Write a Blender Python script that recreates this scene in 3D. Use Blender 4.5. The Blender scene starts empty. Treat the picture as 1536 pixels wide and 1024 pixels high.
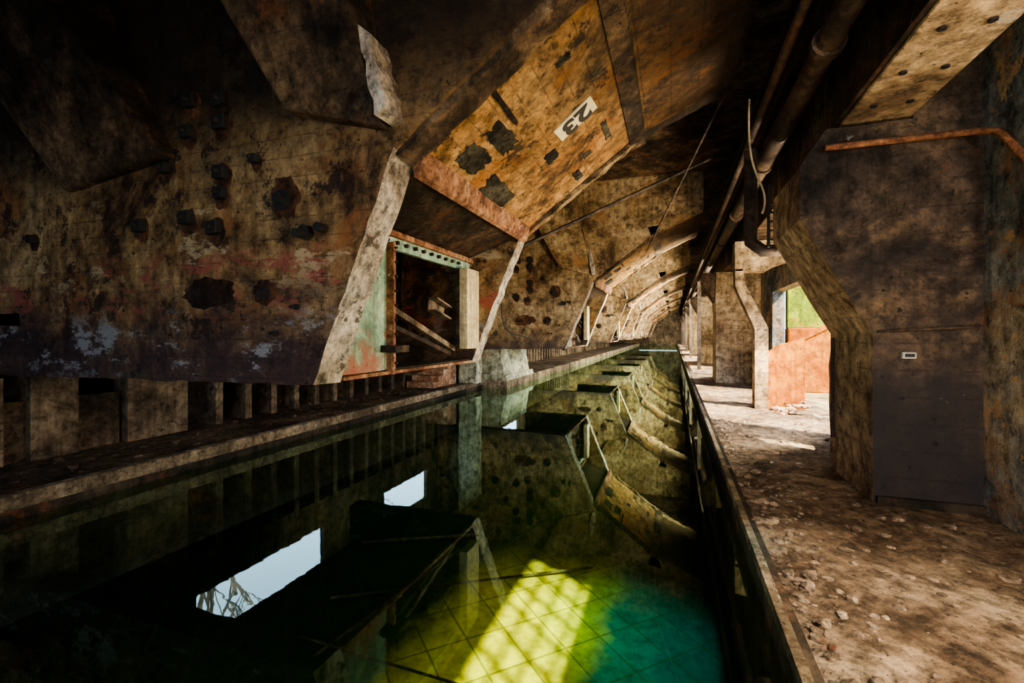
import bpy, bmesh, math, random
from mathutils import Vector, Matrix
random.seed(7)
scene = bpy.context.scene
COL = scene.collection

# ------------------------------------------------------------------ materials
def new_mat(name):
    m = bpy.data.materials.new(name); m.use_nodes = True
    nt = m.node_tree
    for n in list(nt.nodes): nt.nodes.remove(n)
    out = nt.nodes.new('ShaderNodeOutputMaterial')
    return m, nt, out

def c4(c): return (c[0], c[1], c[2], 1.0)

def noise(nt, vec, scale, detail=6, rough=0.6, dist=0.0):
    n = nt.nodes.new('ShaderNodeTexNoise')
    n.inputs['Scale'].default_value = scale
    n.inputs['Detail'].default_value = detail
    n.inputs['Roughness'].default_value = rough
    n.inputs['Distortion'].default_value = dist
    n.inputs['Lacunarity'].default_value = 2.17
    nt.links.new(vec, n.inputs['Vector'])
    return n.outputs['Fac']

def ramp(nt, fac, stops):
    r = nt.nodes.new('ShaderNodeValToRGB')
    els = r.color_ramp.elements
    while len(els) < len(stops): els.new(0.5)
    for e, (p, c) in zip(els, stops):
        e.position = p; e.color = c4(c) if not isinstance(c, (int, float)) else (c, c, c, 1)
    nt.links.new(fac, r.inputs['Fac'])
    return r.outputs['Color']

def mix(nt, fac, a, b, mode='MIX'):
    m = nt.nodes.new('ShaderNodeMix'); m.data_type = 'RGBA'; m.blend_type = mode
    for sock, v in ((m.inputs[0], fac), (m.inputs[6], a), (m.inputs[7], b)):
        if isinstance(v, bpy.types.NodeSocket): nt.links.new(v, sock)
        elif isinstance(v, (int, float)): sock.default_value = v
        else: sock.default_value = c4(v)
    return m.outputs[2]

def math_n(nt, op, a, b=None):
    m = nt.nodes.new('ShaderNodeMath'); m.operation = op
    for i, v in enumerate((a, b)):
        if v is None: continue
        if isinstance(v, bpy.types.NodeSocket): nt.links.new(v, m.inputs[i])
        else: m.inputs[i].default_value = v
    return m.outputs[0]

def mapping(nt, vec, scale=(1, 1, 1), loc=(0, 0, 0), rot=(0, 0, 0)):
    m = nt.nodes.new('ShaderNodeMapping')
    m.inputs['Scale'].default_value = scale
    m.inputs['Location'].default_value = loc
    m.inputs['Rotation'].default_value = rot
    nt.links.new(vec, m.inputs['Vector'])
    return m.outputs['Vector']

def band(nt, val, a, b, va, vb):
    mr = nt.nodes.new('ShaderNodeMapRange')
    mr.inputs['From Min'].default_value = a; mr.inputs['From Max'].default_value = b
    mr.inputs['To Min'].default_value = va; mr.inputs['To Max'].default_value = vb
    nt.links.new(val, mr.inputs['Value'])
    return mr.outputs[0]

def weathered(name, dark, mid, light, peel=(0.5, 0.45, 0.36), peel_amt=0.36, rust=(0.3, 0.1, 0.04), rust_amt=0.38,
              boards=6.5, bump=0.6, low_soot=None, high_dark=None, zpatch=(), rough=0.9, metallic=0.0, sc=1.0, loc=(0, 0, 0), contrast=1.0):
    m, nt, out = new_mat(name)
    tc = nt.nodes.new('ShaderNodeTexCoord')
    raw = tc.outputs['Object']
    vec = mapping(nt, raw, (sc, sc, sc), loc, (0.47, 0.31, 0.73))
    n1 = noise(nt, vec, 0.62, 6, 0.70, 0.4)
    col = ramp(nt, n1, [(0.39, dark), (0.5, mid), (0.62, light)])
    n2 = noise(nt, vec, 5.5, 6, 0.78)
    lo = 1 - 0.7 * contrast
    col = mix(nt, 1.0, col, ramp(nt, n2, [(0.37, lo), (0.5, 0.95), (0.66, 1.6)]), 'MULTIPLY')
    st = noise(nt, mapping(nt, raw, (5, 5, 0.5), (1, 2, 3), (0.06, 0.05, 0.4)), 1.6, 3, 0.6)
    col = mix(nt, 0.5, col, ramp(nt, st, [(0.38, 0.35), (0.52, 1.0)]), 'MULTIPLY')
    if rust_amt > 0:
        nr = noise(nt, mapping(nt, vec, (1, 1, 1.3), (7, 3, 1)), 1.3, 6, 0.72)
        col = mix(nt, ramp(nt, nr, [(0.62 - rust_amt * 0.3, 0.0), (0.76 - rust_amt * 0.3, 0.75)]), col, rust)
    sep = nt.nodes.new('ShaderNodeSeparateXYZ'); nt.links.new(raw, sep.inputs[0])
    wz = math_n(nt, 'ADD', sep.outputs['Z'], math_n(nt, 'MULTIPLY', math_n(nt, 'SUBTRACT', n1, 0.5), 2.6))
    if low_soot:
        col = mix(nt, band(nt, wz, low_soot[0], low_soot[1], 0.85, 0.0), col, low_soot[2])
    if peel_amt > 0:
        npl = noise(nt, mapping(nt, vec, (1, 1, 1), (13, 5, 9)), 1.9, 8, 0.74)
        f = ramp(nt, npl, [(0.68 - peel_amt * 0.3, 0.0), (0.705 - peel_amt * 0.3, 0.85)])
        col = mix(nt, f, col, peel)
    for i, (za, zb, thr, scl, c) in enumerate(zpatch):
        nz = noise(nt, mapping(nt, raw, (0.8, 0.8, 1.6), (i * 5.3, 2, i * 3.1), (0.1, 0.07, 0.2)), scl, 8, 0.74)
        mid_z = (za + zb) / 2; hw = (zb - za) / 2
        dz = math_n(nt, 'ABSOLUTE', math_n(nt, 'SUBTRACT', sep.outputs['Z'], mid_z))
        msk = band(nt, dz, hw * 0.4, hw, 1.0, 0.0)
        col = mix(nt, math_n(nt, 'MULTIPLY', msk, ramp(nt, nz, [(thr, 0.0), (thr + 0.035, 0.85)])), col, c)
    nd = noise(nt, mapping(nt, vec, (1, 1, 1), (3, 31, 2)), 11, 3, 0.6)
    col = mix(nt, ramp(nt, nd, [(0.66, 0.0), (0.70, 0.85)]), col, (0.012, 0.010, 0.008))
    if high_dark:
        col = mix(nt, band(nt, wz, high_dark[0], high_dark[1], 0.0, 0.9), col, high_dark[2])
    hsum = n2
    if boards:
        fr = math_n(nt, 'FRACT', math_n(nt, 'MULTIPLY', sep.outputs['Z'], boards))
        g = math_n(nt, 'MULTIPLY', math_n(nt, 'LESS_THAN', fr, 0.07), ramp(nt, st, [(0.4, 0.0), (0.6, 0.9)]))
        hsum = math_n(nt, 'SUBTRACT', hsum, math_n(nt, 'MULTIPLY', g, 0.35))
        col = mix(nt, math_n(nt, 'MULTIPLY', g, 0.5), col, (0.015, 0.012, 0.01))
    bp = nt.nodes.new('ShaderNodeBump'); bp.inputs['Strength'].default_value = bump
    bp.inputs['Distance'].default_value = 0.08
    nt.links.new(hsum, bp.inputs['Height'])
    b = nt.nodes.new('ShaderNodeBsdfPrincipled')
    b.inputs['Roughness'].default_value = rough
    b.inputs['Metallic'].default_value = metallic
    b.inputs['Specular IOR Level'].default_value = 0.3
    nt.links.new(col, b.inputs['Base Color'])
    nt.links.new(bp.outputs[0], b.inputs['Normal'])
    nt.links.new(b.outputs[0], out.inputs['Surface'])
    return m

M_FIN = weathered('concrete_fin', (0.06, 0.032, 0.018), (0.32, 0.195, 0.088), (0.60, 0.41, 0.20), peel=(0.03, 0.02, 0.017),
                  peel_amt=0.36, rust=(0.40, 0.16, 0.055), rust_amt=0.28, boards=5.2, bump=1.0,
                  low_soot=(1.35, 2.1, (0.05, 0.03, 0.036)), high_dark=(3.2, 4.1, (0.018, 0.012, 0.009)),  # upper shade between the buttresses put into the fin colour
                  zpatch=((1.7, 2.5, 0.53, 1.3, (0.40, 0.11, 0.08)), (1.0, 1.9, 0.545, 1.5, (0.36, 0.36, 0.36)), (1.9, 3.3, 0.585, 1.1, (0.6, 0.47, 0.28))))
M_FINFAR = weathered('concrete_fin_pale', (0.10, 0.06, 0.032), (0.34, 0.23, 0.115), (0.56, 0.41, 0.24), peel=(0.05, 0.035, 0.028),  # paler lit copy of the fin concrete, painted upper shade left out
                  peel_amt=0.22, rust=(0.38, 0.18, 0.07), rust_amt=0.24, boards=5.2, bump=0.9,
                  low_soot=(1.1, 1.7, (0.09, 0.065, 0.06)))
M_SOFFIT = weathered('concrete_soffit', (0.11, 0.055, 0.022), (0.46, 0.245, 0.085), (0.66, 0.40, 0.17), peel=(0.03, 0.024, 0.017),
                     peel_amt=0.34, rust=(0.50, 0.19, 0.045), rust_amt=0.34, boards=7, bump=1.0, high_dark=(4.1, 4.8, (0.04, 0.027, 0.018)))  # soffit turns darker towards the top
M_UPPER = weathered('concrete_sooty', (0.016, 0.011, 0.008), (0.08, 0.052, 0.03), (0.23, 0.15, 0.083), peel_amt=0.08,
                    rust_amt=0.15, boards=6, bump=0.8)
M_EDGE = weathered('pale_lit_edge', (0.4, 0.31, 0.22), (0.74, 0.63, 0.5), (0.86, 0.78, 0.66), peel=(0.10, 0.07, 0.05),  # light on the fin edges put into a whitish colour
                   peel_amt=0.33, rust=(0.45, 0.22, 0.12), rust_amt=0.15, boards=None, bump=1.0, sc=1.5)
M_STAIN = weathered('rust_stain', (0.04, 0.022, 0.015), (0.12, 0.055, 0.03), (0.22, 0.1, 0.05), peel_amt=0.0, rust_amt=0.1, boards=None, bump=1.0, sc=2)
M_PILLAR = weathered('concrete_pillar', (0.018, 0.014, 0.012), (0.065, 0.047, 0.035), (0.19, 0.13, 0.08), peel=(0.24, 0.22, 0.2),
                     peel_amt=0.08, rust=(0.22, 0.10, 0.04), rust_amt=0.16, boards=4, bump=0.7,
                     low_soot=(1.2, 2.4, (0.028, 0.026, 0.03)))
M_PILLARLIT = weathered('concrete_pillar_lit', (0.16, 0.105, 0.06), (0.38, 0.265, 0.15), (0.58, 0.43, 0.26), peel_amt=0.15,  # lit copy of the pillar concrete, warm light put into the colour
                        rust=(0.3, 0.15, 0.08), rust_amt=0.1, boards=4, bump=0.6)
M_WALLR = weathered('plaster_wall_right', (0.06, 0.08, 0.085), (0.2, 0.21, 0.19), (0.36, 0.30, 0.2), peel=(0.48, 0.30, 0.14),
                    peel_amt=0.36, rust=(0.36, 0.17, 0.07), rust_amt=0.25, boards=None, bump=0.6)
M_LEDGE = weathered('ledge_concrete', (0.045, 0.033, 0.022), (0.115, 0.083, 0.055), (0.22, 0.165, 0.11), peel_amt=0.08, rust_amt=0.1,
                    boards=None, bump=0.8, sc=1.5)
M_COPING = weathered('coping_stone', (0.11, 0.085, 0.055), (0.26, 0.2, 0.13), (0.44, 0.35, 0.24), peel_amt=0.15, rust_amt=0.1,
                     boards=None, bump=0.9, sc=2)
M_FLOOR = weathered('walkway_dirt', (0.12, 0.08, 0.052), (0.28, 0.2, 0.138), (0.48, 0.38, 0.27), peel=(0.4, 0.33, 0.25),
                    peel_amt=0.12, rust=(0.14, 0.085, 0.055), rust_amt=0.2, boards=None, bump=1.0, sc=1.6)
M_POST = weathered('post_concrete', (0.05, 0.038, 0.026), (0.14, 0.105, 0.07), (0.26, 0.2, 0.135), peel_amt=0.1, rust_amt=0.1, boards=None)
M_DARK = weathered('dark_concrete', (0.012, 0.01, 0.008), (0.035, 0.027, 0.02), (0.07, 0.052, 0.035), peel_amt=0.0, rust_amt=0.1, boards=None)
M_GRIT = weathered('spalled_aggregate', (0.02, 0.018, 0.012), (0.08, 0.07, 0.045), (0.16, 0.14, 0.09), peel_amt=0.0, rust_amt=0.0,
                   boards=None, bump=1.0, sc=3)
M_STEEL = weathered('sooty_steel', (0.02, 0.015, 0.012), (0.05, 0.034, 0.025), (0.11, 0.07, 0.045), peel_amt=0.05, rust=(0.18, 0.07, 0.03),
                    rust_amt=0.15, boards=None, bump=0.4, rough=0.6, metallic=0.2, sc=2)
M_RUST = weathered('rusted_steel', (0.15, 0.065, 0.035), (0.38, 0.18, 0.09), (0.52, 0.32, 0.19), peel=(0.55, 0.46, 0.36), peel_amt=0.22,
                   rust=(0.42, 0.15, 0.07), rust_amt=0.2, boards=None, bump=0.6, rough=0.75, sc=2.2)
M_RUSTPIPE = weathered('rusted_pipe', (0.06, 0.026, 0.014), (0.17, 0.07, 0.032), (0.28, 0.13, 0.06), peel_amt=0.0,
                   rust=(0.22, 0.08, 0.03), rust_amt=0.2, boards=None, bump=0.4, rough=0.75, sc=2.2)
M_PAINT = weathered('flaked_teal_paint', (0.16, 0.27, 0.2), (0.32, 0.47, 0.35), (0.48, 0.58, 0.44), peel=(0.42, 0.2, 0.09), peel_amt=0.28,
                    rust=(0.5, 0.18, 0.1), rust_amt=0.22, boards=None, bump=0.4, rough=0.6, sc=1.6, contrast=0.4,
                    low_soot=(1.0, 1.4, (0.42, 0.12, 0.07)))
M_CREAM = weathered('cream_steel', (0.45, 0.37, 0.2), (0.6, 0.5, 0.3), (0.7, 0.6, 0.38), peel_amt=0.0, rust=(0.3, 0.14, 0.07),
                    rust_amt=0.0, boards=None, bump=0.2, rough=0.6, sc=2, contrast=0.2)
M_BRICK = weathered('orange_render', (0.26, 0.07, 0.004), (0.40, 0.13, 0.008), (0.5, 0.2, 0.02), peel=(0.6, 0.35, 0.12), peel_amt=0.12,
                    rust=(0.3, 0.07, 0.005), rust_amt=0.25, boards=None, bump=0.4, contrast=0.6)
M_MOSSW = weathered('moss_green_wall', (0.12, 0.17, 0.008), (0.25, 0.31, 0.015), (0.38, 0.38, 0.04), peel=(0.15, 0.1, 0.03), peel_amt=0.15,
                    rust=(0.45, 0.2, 0.02), rust_amt=0.2, boards=None, bump=0.5, contrast=0.6)
M_PIER = weathered('mossy_pier', (0.24, 0.24, 0.15), (0.48, 0.48, 0.35), (0.7, 0.68, 0.54), peel_amt=0.1, rust_amt=0.05, boards=None)
M_GROUND = weathered('outside_ground', (0.12, 0.11, 0.05), (0.25, 0.2, 0.12), (0.4, 0.34, 0.2), peel_amt=0.1, rust_amt=0.1, boards=None)
M_ROCK = weathered('rubble', (0.1, 0.075, 0.055), (0.25, 0.19, 0.14), (0.42, 0.34, 0.26), peel_amt=0.1, rust_amt=0.1, boards=None, sc=3)
M_BRICKRUB = weathered('brick_rubble', (0.25, 0.13, 0.08), (0.42, 0.24, 0.15), (0.6, 0.45, 0.33), peel_amt=0.2, rust_amt=0.1, boards=None, sc=3)

def simple(name, col, rough=0.7, metallic=0.0, var=0.3, sc=8):
    m, nt, out = new_mat(name)
    tc = nt.nodes.new('ShaderNodeTexCoord')
    n = noise(nt, tc.outputs['Object'], sc, 4, 0.6)
    d = tuple(x * (1 - var) for x in col); l = tuple(min(1, x * (1 + var)) for x in col)
    b = nt.nodes.new('ShaderNodeBsdfPrincipled')
    nt.links.new(ramp(nt, n, [(0.35, d), (0.65, l)]), b.inputs['Base Color'])
    b.inputs['Roughness'].default_value = rough; b.inputs['Metallic'].default_value = metallic
    nt.links.new(b.outputs[0], out.inputs['Surface'])
    return m
M_BLACK = simple('black_paint', (0.014, 0.012, 0.011))
M_SIGN = simple('sign_cream', (0.75, 0.66, 0.38), 0.6, var=0.15)
M_CABLE = simple('pale_cable', (0.42, 0.33, 0.2))
M_BARK = simple('bark', (0.09, 0.07, 0.055))
M_GREYBOX = simple('grey_plastic', (0.4, 0.4, 0.36))

# water: mirror by Schlick Fresnel over a tinted clear body (same from both sides)
M_WATER, nt, out = new_mat('canal_water')
tc = nt.nodes.new('ShaderNodeTexCoord')
bp = nt.nodes.new('ShaderNodeBump'); bp.inputs['Strength'].default_value = 0.06; bp.inputs['Distance'].default_value = 0.01
nt.links.new(noise(nt, tc.outputs['Object'], 2.6, 3, 0.5), bp.inputs['Height'])
geo = nt.nodes.new('ShaderNodeNewGeometry')
dt = nt.nodes.new('ShaderNodeVectorMath'); dt.operation = 'DOT_PRODUCT'
nt.links.new(geo.outputs['Normal'], dt.inputs[0]); nt.links.new(geo.outputs['Incoming'], dt.inputs[1])
ac = math_n(nt, 'ABSOLUTE', dt.outputs['Value'])
pw = math_n(nt, 'POWER', math_n(nt, 'SUBTRACT', 1.0, ac), 3.8)
fac = math_n(nt, 'ADD', 0.04, math_n(nt, 'MULTIPLY', pw, 0.90))
gl = nt.nodes.new('ShaderNodeBsdfGlossy'); gl.inputs['Roughness'].default_value = 0.015
gl.inputs['Color'].default_value = (0.74, 0.98, 0.86, 1)
nt.links.new(bp.outputs[0], gl.inputs['Normal'])
tr = nt.nodes.new('ShaderNodeBsdfTransparent'); tr.inputs['Color'].default_value = (0.68, 0.85, 0.58, 1)
ms = nt.nodes.new('ShaderNodeMixShader')
nt.links.new(fac, ms.inputs[0]); nt.links.new(tr.outputs[0], ms.inputs[1]); nt.links.new(gl.outputs[0], ms.inputs[2])
nt.links.new(ms.outputs[0], out.inputs['Surface'])

M_BED, nt, out = new_mat('algae_bed_glow')
tc = nt.nodes.new('ShaderNodeTexCoord')
sep = nt.nodes.new('ShaderNodeSeparateXYZ'); nt.links.new(tc.outputs['Object'], sep.inputs[0])
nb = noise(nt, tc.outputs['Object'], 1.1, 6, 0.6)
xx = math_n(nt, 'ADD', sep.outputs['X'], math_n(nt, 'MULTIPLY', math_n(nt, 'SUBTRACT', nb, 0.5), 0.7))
cc = ramp(nt, band(nt, xx, -5, 0.5, 0, 1), [(0.0, (0.006, 0.018, 0.008)), (0.48, (0.014, 0.042, 0.014)), (0.56, (0.5, 0.40, 0.006)), (0.74, (0.5, 0.41, 0.008)), (0.81, (0.010, 0.11, 0.10)), (1.0, (0.004, 0.06, 0.085))])  # yellow sun patch and teal glow put into the bed colour
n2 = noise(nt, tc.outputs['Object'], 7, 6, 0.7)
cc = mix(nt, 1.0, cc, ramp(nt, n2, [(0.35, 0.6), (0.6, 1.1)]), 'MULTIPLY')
# diagonal grid of bar shadows painted into the bed colour
fx = math_n(nt, 'LESS_THAN', math_n(nt, 'FRACT', math_n(nt, 'MULTIPLY', math_n(nt, 'ADD', sep.outputs['X'], sep.outputs['Y']), 1.9)), 0.05)
fy = math_n(nt, 'LESS_THAN', math_n(nt, 'FRACT', math_n(nt, 'MULTIPLY', math_n(nt, 'SUBTRACT', sep.outputs['X'], sep.outputs['Y']), 1.4)), 0.04)
cc = mix(nt, math_n(nt, 'MULTIPLY', math_n(nt, 'MAXIMUM', fx, fy), 0.55), cc, (0.03, 0.05, 0.015))
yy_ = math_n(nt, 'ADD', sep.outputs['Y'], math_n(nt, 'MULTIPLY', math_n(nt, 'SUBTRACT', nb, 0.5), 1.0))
cc = mix(nt, band(nt, yy_, 4.7, 5.9, 0.0, 0.95), cc, (0.008, 0.028, 0.016))  # darkens the bed beyond the painted sun patch
b = nt.nodes.new('ShaderNodeBsdfPrincipled'); b.inputs['Roughness'].default_value = 1
b.inputs['Specular IOR Level'].default_value = 0
nt.links.new(cc, b.inputs['Base Color']); nt.links.new(b.outputs[0], out.inputs['Surface'])

# ------------------------------------------------------------------ helpers
def empty(name):
    e = bpy.data.objects.new(name, None); COL.objects.link(e); return e

def mesh_obj(name, verts, faces, mat, parent=None, bevel=0.0, smooth=False):
    me = bpy.data.meshes.new(name)
    me.from_pydata([tuple(v) for v in verts], [], faces); me.update()
    bm = bmesh.new(); bm.from_mesh(me)
    bmesh.ops.recalc_face_normals(bm, faces=bm.faces)
    bm.to_mesh(me); bm.free()
    me.materials.append(mat)
    if smooth:
        for p in me.polygons: p.use_smooth = True
    o = bpy.data.objects.new(name, me); COL.objects.link(o)
    if parent: o.parent = parent
    if bevel > 0:
        md = o.modifiers.new('bevel', 'BEVEL'); md.width = bevel; md.segments = 2; md.limit_method = 'ANGLE'
    return o

def box_data(x0, x1, y0, y1, z0, z1):
    v = [(x0, y0, z0), (x1, y0, z0), (x1, y1, z0), (x0, y1, z0), (x0, y0, z1), (x1, y0, z1), (x1, y1, z1), (x0, y1, z1)]
    f = [(0, 3, 2, 1), (4, 5, 6, 7), (0, 1, 5, 4), (1, 2, 6, 5), (2, 3, 7, 6), (3, 0, 4, 7)]
    return v, f

def box(name, x0, x1, y0, y1, z0, z1, mat, parent=None, bevel=0.0):
    v, f = box_data(x0, x1, y0, y1, z0, z1)
    return mesh_obj(name, v, f, mat, parent, bevel)

def multi(name, parts, mat, parent=None, bevel=0.0):
    V, F = [], []
    for v, f in parts:
        o = len(V); V += list(v); F += [tuple(i + o for i in ff) for ff in f]
    return mesh_obj(name, V, F, mat, parent, bevel)

def obox_data(c, ax, ay, az, hx, hy, hz):
    c = Vector(c); ax, ay, az = (Vector(a).normalized() for a in (ax, ay, az))
    v = []
    for sz in (-1, 1):
        for sx, sy in ((-1, -1), (1, -1), (1, 1), (-1, 1)):
            v.append(c + ax * hx * sx + ay * hy * sy + az * hz * sz)
    f = [(0, 3, 2, 1), (4, 5, 6, 7), (0, 1, 5, 4), (1, 2, 6, 5), (2, 3, 7, 6), (3, 0, 4, 7)]
    return v, f

def prism_y(name, prof, y0, y1, mat, parent=None, seg=0.2, jit=0.0, side_mat=None, side_edges=(), seed=1, bevel=0.0):
    """extrude an (x,z) outline along y"""
    rnd = random.Random(seed)
    pts = []; tag = []
    n = len(prof)
    for i in range(n):
        a = Vector(prof[i]); b = Vector(prof[(i + 1) % n])
        L = (b - a).length; k = max(1, int(L / seg)) if jit > 0 and L < 7 else 1
        nrm = Vector((-(b - a).y, (b - a).x)).normalized()
        for j in range(k):
            p = a.lerp(b, j / k)
            if j > 0: p = p + nrm * rnd.uniform(-jit, jit)
            pts.append(p); tag.append(1 if i in side_edges else 0)
    N = len(pts)
    V = [(p.x, y0, p.y) for p in pts] + [(p.x + rnd.uniform(-jit, jit), y1, p.y + rnd.uniform(-jit, jit)) for p in pts]
    me = bpy.data.meshes.new(name); bm = bmesh.new()
    vs = [bm.verts.new(v) for v in V]
    f1 = bm.faces.new(vs[:N]); f2 = bm.faces.new(list(reversed(vs[N:])))
    for i in range(N):
        j = (i + 1) % N
        f = bm.faces.new((vs[i], vs[i + N], vs[j + N], vs[j]))
        f.material_index = tag[i] if side_mat else 0
    bmesh.ops.recalc_face_normals(bm, faces=bm.faces)
    bmesh.ops.triangulate(bm, faces=[f1, f2])
    bm.to_mesh(me); bm.free()
    me.materials.append(mat)
    if side_mat: me.materials.append(side_mat)
    o = bpy.data.objects.new(name, me); COL.objects.link(o)
    if parent: o.parent = parent
    if bevel > 0:
        md = o.modifiers.new('bevel', 'BEVEL'); md.width = bevel; md.segments = 2; md.limit_method = 'ANGLE'; md.angle_limit = math.radians(40)
    return o

def cyl_data(a, b, r, n=12):
    a = Vector(a); b = Vector(b); d = (b - a).normalized()
    u = d.orthogonal().normalized(); w = d.cross(u)
    V = []
    for p in (a, b):
        for i in range(n):
            t = 2 * math.pi * i / n
            V.append(p + (u * math.cos(t) + w * math.sin(t)) * r)
    F = [tuple(range(n)), tuple(range(2 * n - 1, n - 1, -1))]
    F += [(i, (i + 1) % n, (i + 1) % n + n, i + n) for i in range(n)]
    return V, F

def tube(name, pts, r, mat, parent=None, res=6, nurbs=False):
    cu = bpy.data.curves.new(name, 'CURVE'); cu.dimensions = '3D'; cu.bevel_depth = r; cu.bevel_resolution = 4
    sp = cu.splines.new('NURBS' if nurbs else 'POLY')
    sp.points.add(len(pts) - 1)
    for p, q in zip(sp.points, pts): p.co = (q[0], q[1], q[2], 1)
    if nurbs: sp.use_endpoint_u = True; sp.order_u = 4
    cu.resolution_u = res; cu.use_fill_caps = True
    cu.materials.append(mat)
    o = bpy.data.objects.new(name, cu); COL.objects.link(o)
    if parent: o.parent = parent
    return o

def rocks(name, n, xr, yr, z, sr, mat, seed=1, edge_bias=None):
    rnd = random.Random(seed); V, F = [], []
    base = bmesh.new(); bmesh.ops.create_icosphere(base, subdivisions=1, radius=1)
    bv = [v.co.copy() for v in base.verts]; bf = [tuple(v.index for v in f.verts) for f in base.faces]; base.free()
    for i in range(n):
        s = sr[0] + (sr[1] - sr[0]) * rnd.random() ** 5
        x = rnd.uniform(*xr); y = rnd.uniform(*yr)
        if edge_bias is not None and rnd.random() < 0.5: x = edge_bias + abs(rnd.gauss(0, 0.2))
        x = min(max(x, xr[0]), xr[1])
        if 5.1 < y < 6.6 and x > 1.72: continue
        R = Matrix.Rotation(rnd.uniform(0, 6.28), 3, 'Z')
        sx, sy, sz = s * rnd.uniform(.7, 1.4), s * rnd.uniform(.7, 1.4), s * rnd.uniform(.3, .7)
        o = len(V)
        zz = z(x, y) if callable(z) else z
        for v in bv:
            q = R @ Vector((v.x * sx, v.y * sy, v.z * sz)) * rnd.uniform(.8, 1.2)
            V.append((q.x + x, q.y + y, q.z + zz + sz * 0.4))
        F += [tuple(k + o for k in f) for f in bf]
    return mesh_obj(name, V, F, mat)

# ------------------------------------------------------------------ dimensions (metres), walkway level z=0, tunnel runs along +Y
WATER = -0.22; BED = -1.2; YN, YF = -8.0, 78.0
XR = 2.6; XL = -7.6; ROOF = 6.2
ZE = 0.56; LE = -6.06; YK = 14.6

fl = empty('floor')
def grid_floor(name, x0, x1, y0, y1, nx, ny, z0, amp, mat, parent, seed=3):
    rnd = random.Random(seed); V = []; F = []
    for j in range(ny + 1):
        for i in range(nx + 1):
            e = 0 if i in (0, nx) else 1
            V.append((x0 + (x1 - x0) * i / nx, y0 + (y1 - y0) * j / ny, z0 + e * rnd.uniform(-amp, amp)))
    for j in range(ny):
        for i in range(nx):
            a = j * (nx + 1) + i; F.append((a, a + 1, a + nx + 2, a + nx + 1))
    return mesh_obj(name, V, F, mat, parent, smooth=True)
grid_floor('walkway_surface', ZE + 0.09, 3.0, YN, 24, 26, 300, 0.004, 0.012, M_FLOOR, fl)
box('walkway_far', ZE + 0.09, 3.0, 24, YF, -0.3, 0.0, M_FLOOR, fl)
box('walkway_base', ZE + 0.09, 3.0, YN, 24, -1.3, -0.03, M_DARK, fl)
box('platform_left', -9.2, LE - 0.12, YN, YK, -1.3, 0.0, M_LEDGE, fl)
box('platform_left_far', -9.2, -5.32, YK, YF, -1.3, 0.0, M_LEDGE, fl)
prism_y('coping_left', [(LE - 0.12, -0.12), (LE, -0.12), (LE, 0.03), (LE - 0.12, 0.035)], YN, YK, M_COPING, fl, bevel=0.012)
box('quay_wall_left', LE - 0.12, LE - 0.02, YN, YK, -1.3, -0.12, M_DARK, fl)
prism_y('coping_left_far', [(-5.32, -1.3), (-5.2, -1.3), (-5.2, 0.03), (-5.32, 0.035)], YK, YF, M_COPING, fl, bevel=0.012)
box('coping_return', -6.2, -5.2, YK - .08, YK + 0.05, -1.3, 0.03, M_COPING, fl)
prism_y('coping_right', [(ZE, -1.3), (ZE + 0.09, -1.3), (ZE + 0.09, 0.02), (ZE, 0.02)], YN, YF, M_DARK, fl)
prism_y('edge_angle_right', [(ZE - 0.012, -0.04), (ZE + 0.04, -0.04), (ZE + 0.04, 0.035), (ZE - 0.012, 0.035)], YN, YF, M_COPING, fl)
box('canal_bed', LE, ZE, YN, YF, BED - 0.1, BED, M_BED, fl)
wt = mesh_obj('canal_water', [(LE - .02, YN, WATER), (ZE - .001, YN, WATER), (ZE - .001, YF, WATER), (LE - .02, YF, WATER)], [(0, 1, 2, 3)], M_WATER)

sd = empty('sunken_debris')
for i, (a, b_, w) in enumerate([((-3.4, 4.0), (-0.9, 5.5), .014), ((-3.2, 3.4), (-1.0, 3.3), .011), ((-2.6, 5.4), (-2.9, 3.2), .013), ((-3.9, 5.2), (-2.5, 5.9), .02)]):
    V, F = cyl_data((a[0], a[1], BED + .03), (b_[0], b_[1], BED + .05), w, 8)
    mesh_obj('sunken_bar_%d' % i, V, F, M_GRIT, sd)

# ---- walls
def wall_x(name, x0, x1, y0, y1, z0, z1, openings, mat, parent=None):
    """wall slab normal to X with rectangular openings (ya,yb,za,zb)"""
    ys = sorted({y0, y1} | {o[0] for o in openings} | {o[1] for o in openings})
    parts = []
    for a, b in zip(ys, ys[1:]):
        if b - a < 1e-6: continue
        mid = (a + b) / 2
        ops = sorted([(o[2], o[3]) for o in openings if o[0] <= mid <= o[1]])
        z = z0
        for oa, ob in ops:
            if oa > z: parts.append(box_data(x0, x1, a, b, z, oa))
            z = ob
        if z < z1: parts.append(box_data(x0, x1, a, b, z, z1))
    return multi(name, parts, mat, parent)

ropen = [(0.9, 3.3, 3.0, 4.3), (6.85, 7.25, 0.9, 2.0), (8.3, 14.6, 0.0, 2.75)]
y = 19.5
while y < YF - 8:
    ropen.append((y, y + 4.5, 0.6, 2.6)); y += 10.7
wall_x('wall_right', XR, XR + 0.3, YN, YF, -0.02, ROOF, ropen, M_WALLR)
lopen = [(5.7, 8.75, 2.4, 3.3), (11.1, 13.5, 2.4, 3.3)]
y = 20
while y < YF - 8:
    lopen.append((y, y + 3.0, 2.4, 3.2)); y += 10.7
wl = wall_x('wall_left', XL - 0.12, XL, 3.87, YF, 1.75, ROOF, lopen, M_POST)
wall_x('wall_left_near', -9.2, -9.0, YN, 6.0, 0, ROOF, [], M_UPPER)
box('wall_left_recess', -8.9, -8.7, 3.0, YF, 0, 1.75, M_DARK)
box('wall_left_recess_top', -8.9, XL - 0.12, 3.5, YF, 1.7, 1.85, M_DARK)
parts = []
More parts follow.
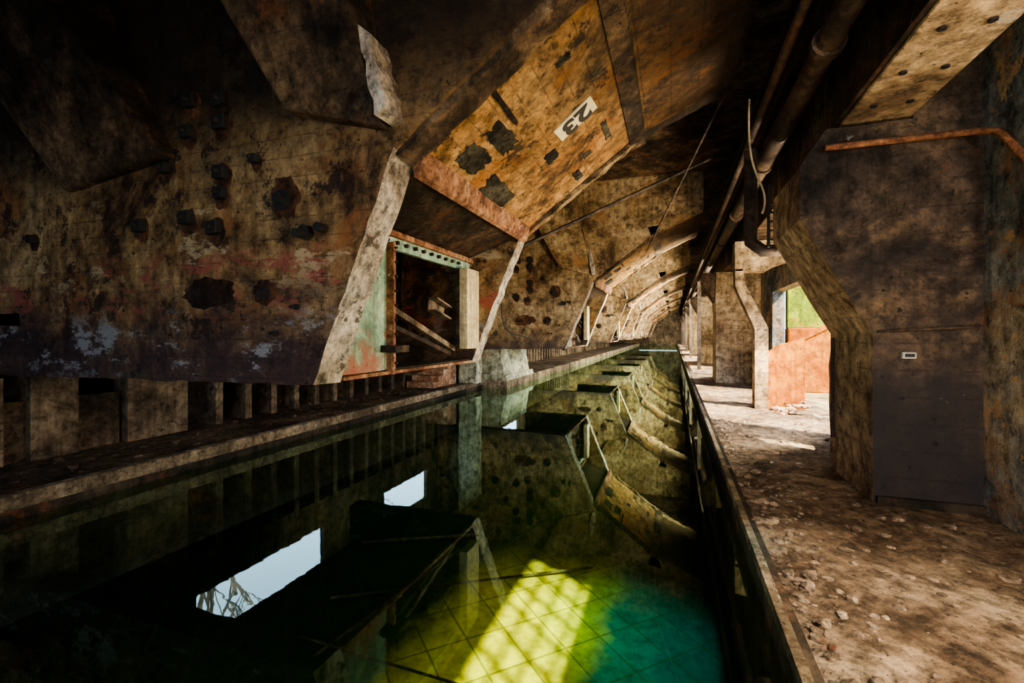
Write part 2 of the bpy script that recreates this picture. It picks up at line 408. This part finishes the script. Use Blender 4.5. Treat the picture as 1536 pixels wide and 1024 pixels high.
for (a, b) in ((2.8, 3.3), (3.55, 4.05), (4.65, 5.55)):
    parts.append(box_data(XL - 0.3, XL, a, b, 0, 1.76 if a > 3.4 else 1.06))
y = 6.05
while y < 60:
    parts.append(box_data(XL - 0.7, XL, y, y + 0.14, 0, 1.76)); y += 0.6
multi('stub_columns', parts, M_POST)
box('wall_left_plinth', XL - 0.3, XL - 0.1, -8, 4.6, 0, 0.75, M_LEDGE)

box('ceiling', -9.4, XR + 0.3, YN, YF, ROOF, ROOF + 0.25, M_UPPER)
box('wall_far', -9.4, 3.0, YF, YF + 0.4, -1, ROOF, M_POST)

# ------------------------------------------------------------------ hoppers
PROF = [(-9.0, 1.06), (-3.17, 1.12), (-2.3, 3.22), (-0.53, 4.52), (0.8, 5.1), (0.8, ROOF), (-9.0, ROOF)]
PROFK = [(-7.6, 1.07), (-3.17, 1.12), (-2.3, 3.22), (-0.53, 4.52), (0.8, 5.1), (0.8, ROOF), (-7.6, ROOF)]
PROFB = [(-5.6, 1.10), (-3.17, 1.12), (-2.3, 3.22), (-0.53, 4.52), (0.8, 5.1), (0.8, ROOF), (-5.6, ROOF)]
E = Vector((1.77, 0, 1.30)).normalized(); NN = Vector((E.z, 0, -E.x))
def sof(s, y, h=0.0):
    return Vector((-2.3, y, 3.22)) + E * s + NN * h

def blob_prism(rnd, fn, hs, hy, h0, h1, N=20, sq=True):
    V = []; qs = []
    for i in range(N):
        t = 2 * math.pi * i / N; ct, st_ = math.cos(t), math.sin(t)
        q = (1 / max(abs(ct), abs(st_)) if sq else 1.0) * rnd.uniform(.78, 1.08)
        qs.append((ct * q, st_ * q))
    for hh, f in ((h0, 1.0), (h1, .9)):
        for (cx, cy) in qs: V.append(fn(hs * cx * f, hy * cy * f, hh))
    F = [tuple(range(N)), tuple(range(2 * N - 1, N - 1, -1))] + [(i, (i + 1) % N, (i + 1) % N + N, i + N) for i in range(N)]
    return V, F

def hopper(k):
    a = 3.5 + 10.7 * k
    h = empty('ore_hopper')
    rnd = random.Random(70 + k)
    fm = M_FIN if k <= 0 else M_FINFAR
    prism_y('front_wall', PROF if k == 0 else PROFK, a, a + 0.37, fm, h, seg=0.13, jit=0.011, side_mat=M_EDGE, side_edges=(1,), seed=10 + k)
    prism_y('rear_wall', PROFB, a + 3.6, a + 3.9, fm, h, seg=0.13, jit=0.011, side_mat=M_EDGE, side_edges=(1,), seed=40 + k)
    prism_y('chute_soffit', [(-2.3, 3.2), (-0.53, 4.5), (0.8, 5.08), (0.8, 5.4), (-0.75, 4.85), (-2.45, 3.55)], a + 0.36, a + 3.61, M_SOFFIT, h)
    prism_y('soffit_inner', [(-2.35, 3.14), (-3.25, 2.83), (-3.3, 2.95), (-2.4, 3.4)], a + 0.36, a + 3.61, M_STEEL, h)
    prism_y('lip_beam', [(-2.28, 3.05), (-2.22, 3.08), (-2.16, 3.33), (-2.30, 3.27)], a + 0.3, a + 3.66, M_RUST, h, bevel=0.008)
    for yy, w, mm in ((a + 0.2, 0.15, M_UPPER), (a + 3.76, 0.06, M_FINFAR)):
        N = 14; V = []
        for j in range(N + 1):
            s = -0.03 + 2.26 * j / N
            for (dy, hh) in ((-w, -.03), (-w, .06), (w, .06), (w, -.03)):
                jj = rnd.uniform(-.022, .022)
                V.append(sof(s, yy + dy + jj, hh + (rnd.uniform(-.02, .015) if hh > 0 else 0)))
        F = [(0, 1, 2, 3), (4 * N + 3, 4 * N + 2, 4 * N + 1, 4 * N)]
        for j in range(N):
            o = 4 * j
            for q in range(4): F.append((o + q, o + (q + 1) % 4, o + 4 + (q + 1) % 4, o + 4 + q))
        mesh_obj('soffit_rib', V, F, mm, h)
    prism_y('ridge_beam', [(-0.60, 4.42), (-0.40, 4.50), (-0.35, 4.75), (-0.7, 4.7)], a, a + 3.9, M_UPPER, h)
    parts_p = [box_data(-3.26, -3.2, a + 0.37, a + 1.27, 1.17, 2.78), box_data(-3.26, -3.2, a + 1.27, a + 3.6, 2.62, 2.78)]
    multi('gate_plate', parts_p, M_PAINT, h)
    box('gate_cover', -3.16, -3.02, a + 3.12, a + 3.58, 1.36, 2.62, M_CREAM, h, bevel=0.01)
    p1 = box_data(-3.28, -3.1, a + 1.22, a + 1.27, 1.12, 2.68)
    p3 = box_data(-3.28, -3.14, a + 0.4, a + 3.6, 1.12, 1.16)
    p4 = box_data(-3.25, -3.14, a + 0.4, a + 3.6, 2.76, 2.83)
    multi('gate_frame', [p1, p3, p4], M_RUST, h, bevel=0.006)
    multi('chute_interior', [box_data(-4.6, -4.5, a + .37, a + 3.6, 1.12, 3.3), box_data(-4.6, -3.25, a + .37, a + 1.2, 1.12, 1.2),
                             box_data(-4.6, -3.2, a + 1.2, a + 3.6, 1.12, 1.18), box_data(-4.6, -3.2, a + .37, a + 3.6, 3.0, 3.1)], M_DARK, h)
    V, F = obox_data((-3.45, a + 2.3, 1.72), (0.1, 1, -0.38), (1, 0, 0), (0, .38, 1), 1.05, 0.05, 0.04)
    mesh_obj('fallen_channel', V, F, M_POST, h, bevel=0.008)
    V, F = obox_data((-3.7, a + 2.2, 1.40), (0.1, 1, -0.3), (1, 0, .5), (0, .3, 1), 0.95, 0.35, 0.03)
    mesh_obj('fallen_plate', V, F, M_STEEL, h)
    ub_ = []
    for off in (-.09, .09): ub_.append(obox_data((-3.3, a + 2.75, 1.97 + off), (0, 1, -0.25), (1, 0, 0), (0, .25, 1), 0.24, 0.08, 0.012))
    ub_.append(obox_data((-3.37, a + 2.75, 1.97), (0, 1, -0.25), (1, 0, 0), (0, .25, 1), 0.24, 0.012, 0.09))
    multi('bracket_channel', ub_, M_POST, h)
    rv = []
    for i in range(13):
        yy = a + 0.55 + i * 0.215
        rv.append(cyl_data((-3.2, yy, 2.70), (-3.15, yy, 2.70), 0.025, 8))
    for i in range(9):
        rv.append(cyl_data((-3.1, a + 1.25, 1.25 + i * .17), (-3.07, a + 1.25, 1.25 + i * .17), 0.015, 6))
    rv.append(box_data(-3.2, -3.0, a + 1.1, a + 1.4, 1.38, 1.46))
    multi('rivets', rv, M_STEEL, h)
    for i, q in enumerate([[(-3.32, 3.62), (-2.34, 3.36), (-2.5, 4.4), (-2.9, ROOF), (-4.55, ROOF)],
                           [(-6.7, 3.25), (-4.96, 3.45), (-5.9, 4.95), (-6.2, ROOF), (-8.2 if k == 0 else -7.5, ROOF)]]):
        n = len(q); V = [(x, a + 0.02, z) for x, z in q] + [(x, a - 0.06 - (z - 3.2) * 0.34, z) for x, z in q]
        F = [tuple(range(n)), tuple(range(2 * n - 1, n - 1, -1))] + [(j, (j + 1) % n, (j + 1) % n + n, j + n) for j in range(n)]
        mesh_obj('buttress_%d' % (i + 1), V, F, M_UPPER if k <= 0 else M_FINFAR, h, bevel=0.03)
    # pale broken arris beside the inner buttress
    prism_y('broken_arris', [(-2.30, 3.38), (-2.2, 3.42), (-2.34, 4.05), (-2.46, 4.15)], a - .28, a + .02, M_EDGE, h, seg=.1, jit=.02, seed=k + 3)
    bl = []; sk = []
    for (x, z, s) in [(-4.30, 3.72, .085), (-4.77, 3.69, .075), (-4.30, 3.22, .08), (-4.30, 3.01, .07), (-4.78, 2.80, .08), (-4.39, 2.67, .08),
                      (-5.49, 2.77, .08), (-4.72, 4.0, .08), (-4.3, 3.95, .08), (-7.4, 2.75, .06), (-5.1, 3.35, .06), (-3.85, 3.3, .05)]:
        bl.append(obox_data((x, a - 0.02, z), (1, 0, random.uniform(-.1, .1)), (0, 1, 0), (0, 0, 1), s * .95, 0.05, s * .85))
        bl.append(cyl_data((x, a - .06, z), (x, a - .11, z), s * .45, 8))
        sk.append(blob_prism(rnd, lambda xx_, zz_, hh, x=x, z=z: (x + xx_, a - hh, z - .04 + zz_), s * 1.7, s * 2.0, -0.01, 0.006, N=16, sq=False))
    multi('anchor_plates', bl, M_BLACK, h, bevel=0.01)
    ro = []
    for (x, z, r) in [(-3.52, 2.87, .10), (-4.62, 2.01, .055), (-3.73, 1.99, .055), (-3.35, 1.85, .03), (-3.60, 1.6, .03), (-4.5, 1.72, .035)]:
        ro.append(cyl_data((x, a + 0.02, z), (x, a - .03, z), r, 14))
        ro.append(cyl_data((x, a - .02, z), (x, a - .09, z), r * .55, 8))
    ro.append(cyl_data((-3.2, a + .02, 2.53), (-3.2, a - .2, 2.5), .04, 10))
    ro.append(cyl_data((-3.2, a - .04, 2.53), (-3.2, a - .1, 2.53), .075, 6))
    ro.append(cyl_data((-3.02, a - .02, 2.56), (-3.02, a - .12, 2.56), .045, 8))
    multi('tie_bolts', ro, M_BLACK, h)
    for (cx, cz, rx, rz) in [(-4.5, 2.02, .40, .18), (-3.5, 2.9, .2, .24), (-3.75, 2.0, .16, .15)]:
        sk.append(blob_prism(rnd, lambda x, z, hh, cx=cx, cz=cz: (cx + x, a - hh, cz + z), rx, rz, -0.01, 0.012, N=26, sq=False))
    multi('stained_patches', sk, M_STAIN, h)
    sp = []
    for (s, dy, hs, hy, th) in [(.95, .62, .03, .5, .05), (.38, 1.0, .17, .3, .03), (.26, 1.95, .16, .45, .03), (.74, 1.1, .13, .33, .025), (1.05, 2.2, .10, .14, .03),
                            (1.8, 2.7, .05, .3, .03), (1.2, 3.25, .07, .18, .03), (1.45, 2.9, .08, .08, .02), (1.9, 1.4, .06, .08, .02), (1.62, .8, .1, .06, .02)]:
        sp.append(blob_prism(rnd, lambda x, y_, hh, s=s, dy=dy: sof(s + x, a + dy + y_, hh), hs, hy, -0.02, th, N=34))
    for i in range(26):
        s, dy, q = rnd.uniform(.1, 2.1), rnd.uniform(.4, 3.5), rnd.uniform(.012, .03)
        sp.append(blob_prism(rnd, lambda x, y_, hh, s=s, dy=dy: sof(s + x, a + dy + y_, hh), q, q, -0.02, .012, N=8, sq=False))
    multi('spalled_patches', sp, M_GRIT, h)
    rb = []
    for i in range(9):
        xx_ = (-.2, .15, .5)[i % 3]
        rb.append(obox_data((xx_, a + .4 + i * .38, 4.52 + (xx_ + .53) * .436 + .03), (1, 0, .43), (0, 1, 0), (-.43, 0, 1), .10, .09, .04))
    multi('ceiling_blocks', rb, M_GRIT, h)
    return h
for k in range(-1, 7):
    hopper(k)

def sign(k):
    a = 3.5 + 10.7 * k
    s_ = empty('number_sign')
    c = sof(1.50, a + 1.86, 0.03)
    ex = (E + Vector((0, -0.10, 0))).normalized(); n_ = NN; up = n_.cross(ex).normalized()
    if up.y > 0: up = -up
    V, F = obox_data(c, ex, up, n_, 0.27, 0.155, 0.012)
    mesh_obj('sign_plate', V, F, M_SIGN, s_, bevel=0.004)
    cu = bpy.data.curves.new('sign_digits', 'FONT'); cu.body = '23'
    cu.size = 0.40; cu.align_x = 'CENTER'; cu.align_y = 'CENTER'; cu.extrude = 0.003; cu.offset = 0.014
    cu.materials.append(M_BLACK)
    o = bpy.data.objects.new('sign_digits', cu); COL.objects.link(o); o.parent = s_
    ex2, up2 = -ex, -up          # numerals read from the opposite side
    R = Matrix((ex2, up2, ex2.cross(up2))).transposed().to_4x4()
    o.matrix_world = Matrix.Translation(c + n_ * 0.016) @ R
sign(0)

pr = empty('mossy_pier')
prism_y('pier_body', [(-6.5, 0), (-5.34, 0), (-5.5, 1.06), (-6.5, 1.06)], 14.75, 17.6, M_PIER, pr, seg=.2, jit=.02)
prism_y('pier_footing', [(-6.6, 0), (-5.2, 0), (-5.28, .2), (-6.6, .2)], 14.6, 17.8, M_PIER, pr, seg=.2, jit=.02)
prism_y('pier_column', [(-6.55, 0), (-5.95, 0), (-5.95, 3.2), (-6.55, 3.7)], 13.7, 14.15, M_PIER, pr, seg=.2, jit=.015)
st = empty('concrete_steps')
for i in range(5):
    box('step_%d' % (i + 1), -7.5, -6.6, 12.1 + i * .3, 13.6, 0.17 * i, 0.17 * (i + 1), M_BRICKRUB, st, bevel=.01)

# ------------------------------------------------------------------ right side piers
PPROF = [(1.78, 0.0), (1.78, 1.6), (1.18, 2.72), (1.18, 3.25), (1.40, 3.58), (XR, 3.58), (XR, 0.0)]
pp = empty('portal_pier')
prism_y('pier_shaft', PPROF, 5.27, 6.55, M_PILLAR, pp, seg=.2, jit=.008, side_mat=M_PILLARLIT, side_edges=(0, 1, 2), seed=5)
box('pier_plinth', 1.8, XR, 5.22, 5.3, 0, 0.08, M_DARK, pp)
box('pier_upstand', 2.1, XR, 5.3, 6.5, 3.58, ROOF, M_PILLAR, pp)
p2 = empty('portal_pier')
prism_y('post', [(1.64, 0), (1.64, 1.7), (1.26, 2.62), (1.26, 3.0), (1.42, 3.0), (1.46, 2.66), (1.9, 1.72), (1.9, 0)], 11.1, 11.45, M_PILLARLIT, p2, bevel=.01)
arch = [(1.26, 2.95)] + [(2.6 - 1.15 * math.cos(t), 2.2 + .95 * math.sin(t)) for t in [math.radians(d) for d in (50, 60, 70, 80, 90)]] + [(2.6, 3.58), (1.26, 3.58)]
prism_y('arch_head', arch, 11.1, 11.5, M_PILLARLIT, p2)
prism_y('low_screen_wall', [(1.88, 0), (1.88, 1.15), (2.15, 1.35), (2.6, 1.5), (2.6, 0)], 11.2, 11.4, M_BRICK, p2, seg=.15, jit=.02)
for k in range(0, 6):
    y0 = 16.4 + 10.7 * k
    q = empty('portal_pier')
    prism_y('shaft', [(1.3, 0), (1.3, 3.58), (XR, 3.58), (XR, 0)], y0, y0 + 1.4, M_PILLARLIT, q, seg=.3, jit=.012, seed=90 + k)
    prism_y('bracket', [(1.3, 2.6), (0.9, 3.3), (0.9, 3.58), (1.3, 3.58)], y0 + .1, y0 + 1.2, M_PILLAR, q)
    if k > 0:
        box('steel_post', 1.0, 1.15, y0 - 5, y0 - 4.8, 0, 3.9, M_STEEL, q)

ub = empty('crane_beam')
prism_y('soffit_girder', [(1.52, 3.6), (2.08, 3.6), (2.08, 4.4), (1.52, 4.4)], YN, 5.28, M_PILLARLIT, ub, bevel=.02)
prism_y('far_girder', [(1.52, 3.6), (2.08, 3.6), (2.08, 4.6), (1.52, 4.6)], 5.28, YF - .01, M_UPPER, ub)
holes = []
for i in range(7):
    for x in (1.66, 1.92): holes.append(cyl_data((x, 1.6 + i * .55, 3.61), (x, 1.6 + i * .55, 3.585), .028, 8))
multi('girder_bolts', holes, M_BLACK, ub)
sb = empty('steel_girder')
multi('i_section', [box_data(1.14, 1.5, YN, YF - .02, 4.28, 4.32), box_data(1.3, 1.34, YN, YF - .02, 4.32, 4.95), box_data(1.14, 1.5, YN, YF - .02, 4.95, 4.99)], M_STEEL, sb)
box('side_plate', 1.47, 1.505, YN, 5.27, 3.62, 4.27, M_STEEL, sb)
pi = empty('overhead_pipe')
tube('pipe_main', [(1.22, YN, 4.02), (1.22, 40, 4.02)], 0.1, M_STEEL, pi)
tube('pipe_small', [(0.98, YN, 4.2), (0.98, 60, 4.2)], 0.045, M_STEEL, pi)
for i in range(10):
    V, F = cyl_data((1.22, 1.5 + i * 3, 4.02), (1.22, 1.58 + i * 3, 4.02), 0.13, 14)
    mesh_obj('flange_%d' % i, V, F, M_STEEL, pi)
    box('hanger_%d' % i, 1.2, 1.24, 1.52 + i * 3, 1.56 + i * 3, 4.1, 4.27, M_STEEL, pi)
dp = empty('drop_pipe')
tube('elbow', [(1.0, 7.1, 4.1), (1.0, 7.1, 3.3), (1.0, 7.1, 3.0), (1.0, 7.1, 2.85), (1.15, 7.1, 2.72), (1.4, 7.1, 2.72), (2.6, 7.1, 2.72)], .085, M_STEEL, dp)
lat = []
for i in range(5):
    lat.append(obox_data((1.35, 7.0, 2.85 + i * .12), (1, 0, 0), (0, 1, 0), (0, 0, 1), .16, .015, .012))
for x in (1.2, 1.5): lat.append(box_data(x - .015, x + .015, 6.97, 7.03, 2.75, 3.58))
multi('bracket_lattice', lat, M_BLACK, dp)
rp = empty('rusty_conduit')
tube('conduit', [(1.36, 5.16, 3.36), (1.9, 5.16, 3.36), (2.3, 5.16, 3.36), (2.46, 5.1, 3.34), (2.52, 4.9, 3.25), (2.53, 4.6, 2.9), (2.53, 4.55, 2.2)], .03, M_RUSTPIPE, rp)
tube('thin_conduit', [(1.80, 5.23, 1.62), (2.56, 5.23, 1.66)], .012, M_STEEL, rp)
tube('vertical_conduit', [(1.74, 6.3, 0.4), (1.74, 6.3, 1.55)], .02, M_STEEL, rp)
sbx = empty('switch_box')
box('box_body', 1.98, 2.09, 5.20, 5.27, 1.37, 1.43, M_GREYBOX, sbx, bevel=.01)
box('box_face', 2.0, 2.07, 5.19, 5.21, 1.385, 1.415, M_BLACK, sbx)
tube('hanging_cable', [(0.86, 6.2, 4.4), (0.84, 6.2, 3.9), (0.9, 6.15, 3.5), (1.0, 6.1, 3.3), (1.02, 6.1, 3.1), (0.98, 6.1, 3.0)], .012, M_CABLE, None, nurbs=True)
tube('hanging_cable', [(-2.78, 7.5, 2.1), (-2.82, 7.6, 1.8), (-2.75, 7.7, 1.6), (-2.5, 8.0, 1.55), (-2.35, 8.1, 1.45), (-2.3, 8.2, 1.38)], .012, M_BLACK, None, nurbs=True)
tube('tie_rod', [(-2.6, 7.5, 3.0), (0.7, 9.5, 4.9)], .03, M_STEEL)
tube('tie_rod', [(-0.5, 9.9, 3.3), (0.95, 7.5, 5.6)], .02, M_STEEL)

w1 = empty('window_1')
bars = []
for i in range(7): bars.append(obox_data((XR + .19, 1.0 + i * .37, 3.65), (0, 1, 0), (1, 0, 0), (0, .25, 1), .018, .015, .68))
for i in range(5): bars.append(box_data(XR + .17, XR + .2, .9, 3.3, 3.06 + i * .28, 3.09 + i * .28))
multi('bars', bars, M_STEEL, w1)
box('sill', XR - .03, XR + .32, .85, 3.35, 2.94, 3.0, M_COPING, w1)

rocks('walkway_gravel', 3200, (ZE + .05, 2.5), (0.6, 9.5), 0.0, (0.004, 0.05), M_ROCK, seed=3, edge_bias=ZE + .1)
rocks('ledge_rubble', 500, (-7.5, -6.3), (2.0, 12.0), 0.0, (0.01, 0.06), M_LEDGE, seed=5)
rocks('brick_rubble', 60, (2.0, 2.5), (10.4, 11.0), lambda x, y: max(0, (x - 2.1) * .5), (0.03, 0.12), M_BRICKRUB, seed=6)
box('ground_outside_right', 3.0, 60, -20, 130, -0.25, -0.02, M_GROUND)
box('ground_outside_left', -60, -9.3, -20, 130, -0.25, 0.0, M_GROUND)
ow = empty('outbuilding_wall')
box('render_wall_base', 3.0, 9, 14.7, 15.1, -0.02, 1.75, M_BRICK, ow, bevel=.03)
box('render_wall_upper', 3.0, 9, 14.75, 15.05, 1.75, 4.6, M_MOSSW, ow, bevel=.02)
V, F = obox_data((4.2, 14.7, 1.95), (1, 0, .55), (0, 1, 0), (-.55, 0, 1), 1.6, .05, .06)
mesh_obj('stair_stringer', V, F, M_BRICK, ow)

def tree(name, base, h, seed):
    rnd = random.Random(seed); parts = []
    def br(p, d, L, r, lv):
        q = p + d * L
        parts.append(cyl_data(p, q, r, 5))
        if lv == 0: return
        for i in range(rnd.choice((3, 4))):
            nd = (d + Vector((rnd.uniform(-.7, .7), rnd.uniform(-.7, .7), rnd.uniform(-.1, .5)))).normalized()
            br(p + d * L * rnd.uniform(.5, 1), nd, L * rnd.uniform(.55, .8), r * .55, lv - 1)
    br(Vector(base), Vector((0, 0, 1)), h * .38, h * .010, 5)
    multi(name, parts, M_BARK)
tree('bare_tree', (-13.5, 11.0, 0), 12, 3)
tree('bare_tree', (-14.5, 18.0, 0), 12, 5)

# ------------------------------------------------------------------ light
W = bpy.data.worlds.new('World'); scene.world = W; W.use_nodes = True
bg = W.node_tree.nodes['Background']
bg.inputs['Color'].default_value = (0.56, 0.71, 1.0, 1); bg.inputs['Strength'].default_value = 3.4

def aim(o, d):
    o.rotation_euler = Vector(d).to_track_quat('-Z', 'Y').to_euler()
sun = bpy.data.lights.new('sun', 'SUN'); sun.energy = 20; sun.angle = math.radians(0.8); sun.color = (1, 0.82, 0.52)
so = bpy.data.objects.new('sun', sun); COL.objects.link(so); so.location = (20, -10, 25); aim(so, (-0.6, 0.32, -0.73))

def area(name, loc, d, sx, sy, e, col):
    l = bpy.data.lights.new(name, 'AREA'); l.shape = 'RECTANGLE'; l.size = sx; l.size_y = sy; l.energy = e; l.color = col
    o = bpy.data.objects.new(name, l); COL.objects.link(o); o.location = loc; aim(o, d)
    return o
area('window_side_fill', (2.5, 2.0, 2.4), (-1, 0.6, -0.1), 1.0, 0.6, 98, (1, 0.82, 0.57))  # added unseen fill lamp at the right wall
area('floor_bounce_fill', (1.7, 1.6, 0.35), (-0.55, 0.85, 0.6), 0.9, 0.7, 50, (1, 0.72, 0.42))  # added lamp standing in for sun bounced off the walkway
area('rear_fill_light', (-2.2, -4.5, 2.0), (0.3, 1, -0.05), 3.0, 1.6, 22, (1, 0.85, 0.68))  # added fill lamp behind the camera
area('pier_fill_light', (2.4, 7.25, 1.6), (-1, 0.65, 0.5), 0.8, 1.4, 270, (1, 0.86, 0.62))  # added lamp hidden behind the pier, brightens the next bay
def spot(name, loc, tgt, e, deg, col, r):
    l = bpy.data.lights.new(name, 'SPOT'); l.energy = e; l.spot_size = math.radians(deg); l.spot_blend = 1.0
    l.color = col; l.shadow_soft_size = r
    o = bpy.data.objects.new(name, l); COL.objects.link(o); o.location = loc; aim(o, Vector(tgt) - Vector(loc))
spot('walkway_fill_spot', (2.45, 2.9, 3.3), (0.95, 3.1, 0), 400, 50, (1, 0.82, 0.6), 0.2)  # added out-of-view spot to brighten the near walkway
spot('bed_fill_spot', (1.0, 2.4, 3.5), (-0.35, 4.5, -1.2), 1050, 22, (0.4, 0.88, 1.0), 0.15)  # added teal spot for the glow on the bed
for k in range(0, 6):
    area('bay_fill_light', (2.2, 16.4 + 10.7 * k + 2.0, 1.9), (-1, 0.55, 0.5), 0.7, 2.4, (800, 1700, 1300, 800, 500, 300)[k], (1, 0.91, 0.68))  # added fill lamps hidden behind the far piers

# ------------------------------------------------------------------ camera
cam = bpy.data.cameras.new('camera'); co = bpy.data.objects.new('camera', cam); COL.objects.link(co)
cam.sensor_width = 36; cam.lens = 36 * 700 / 1536
co.location = (0, 0, 1.6); co.rotation_euler = (math.pi / 2, 0, math.radians(19.07))
cam.shift_y = -12 / 1536
cam.clip_start = 0.05; cam.clip_end = 500
scene.camera = co
scene.view_settings.view_transform = 'AgX'
try: scene.view_settings.look = 'AgX - Medium High Contrast'
except Exception: pass
scene.view_settings.exposure = 1.0
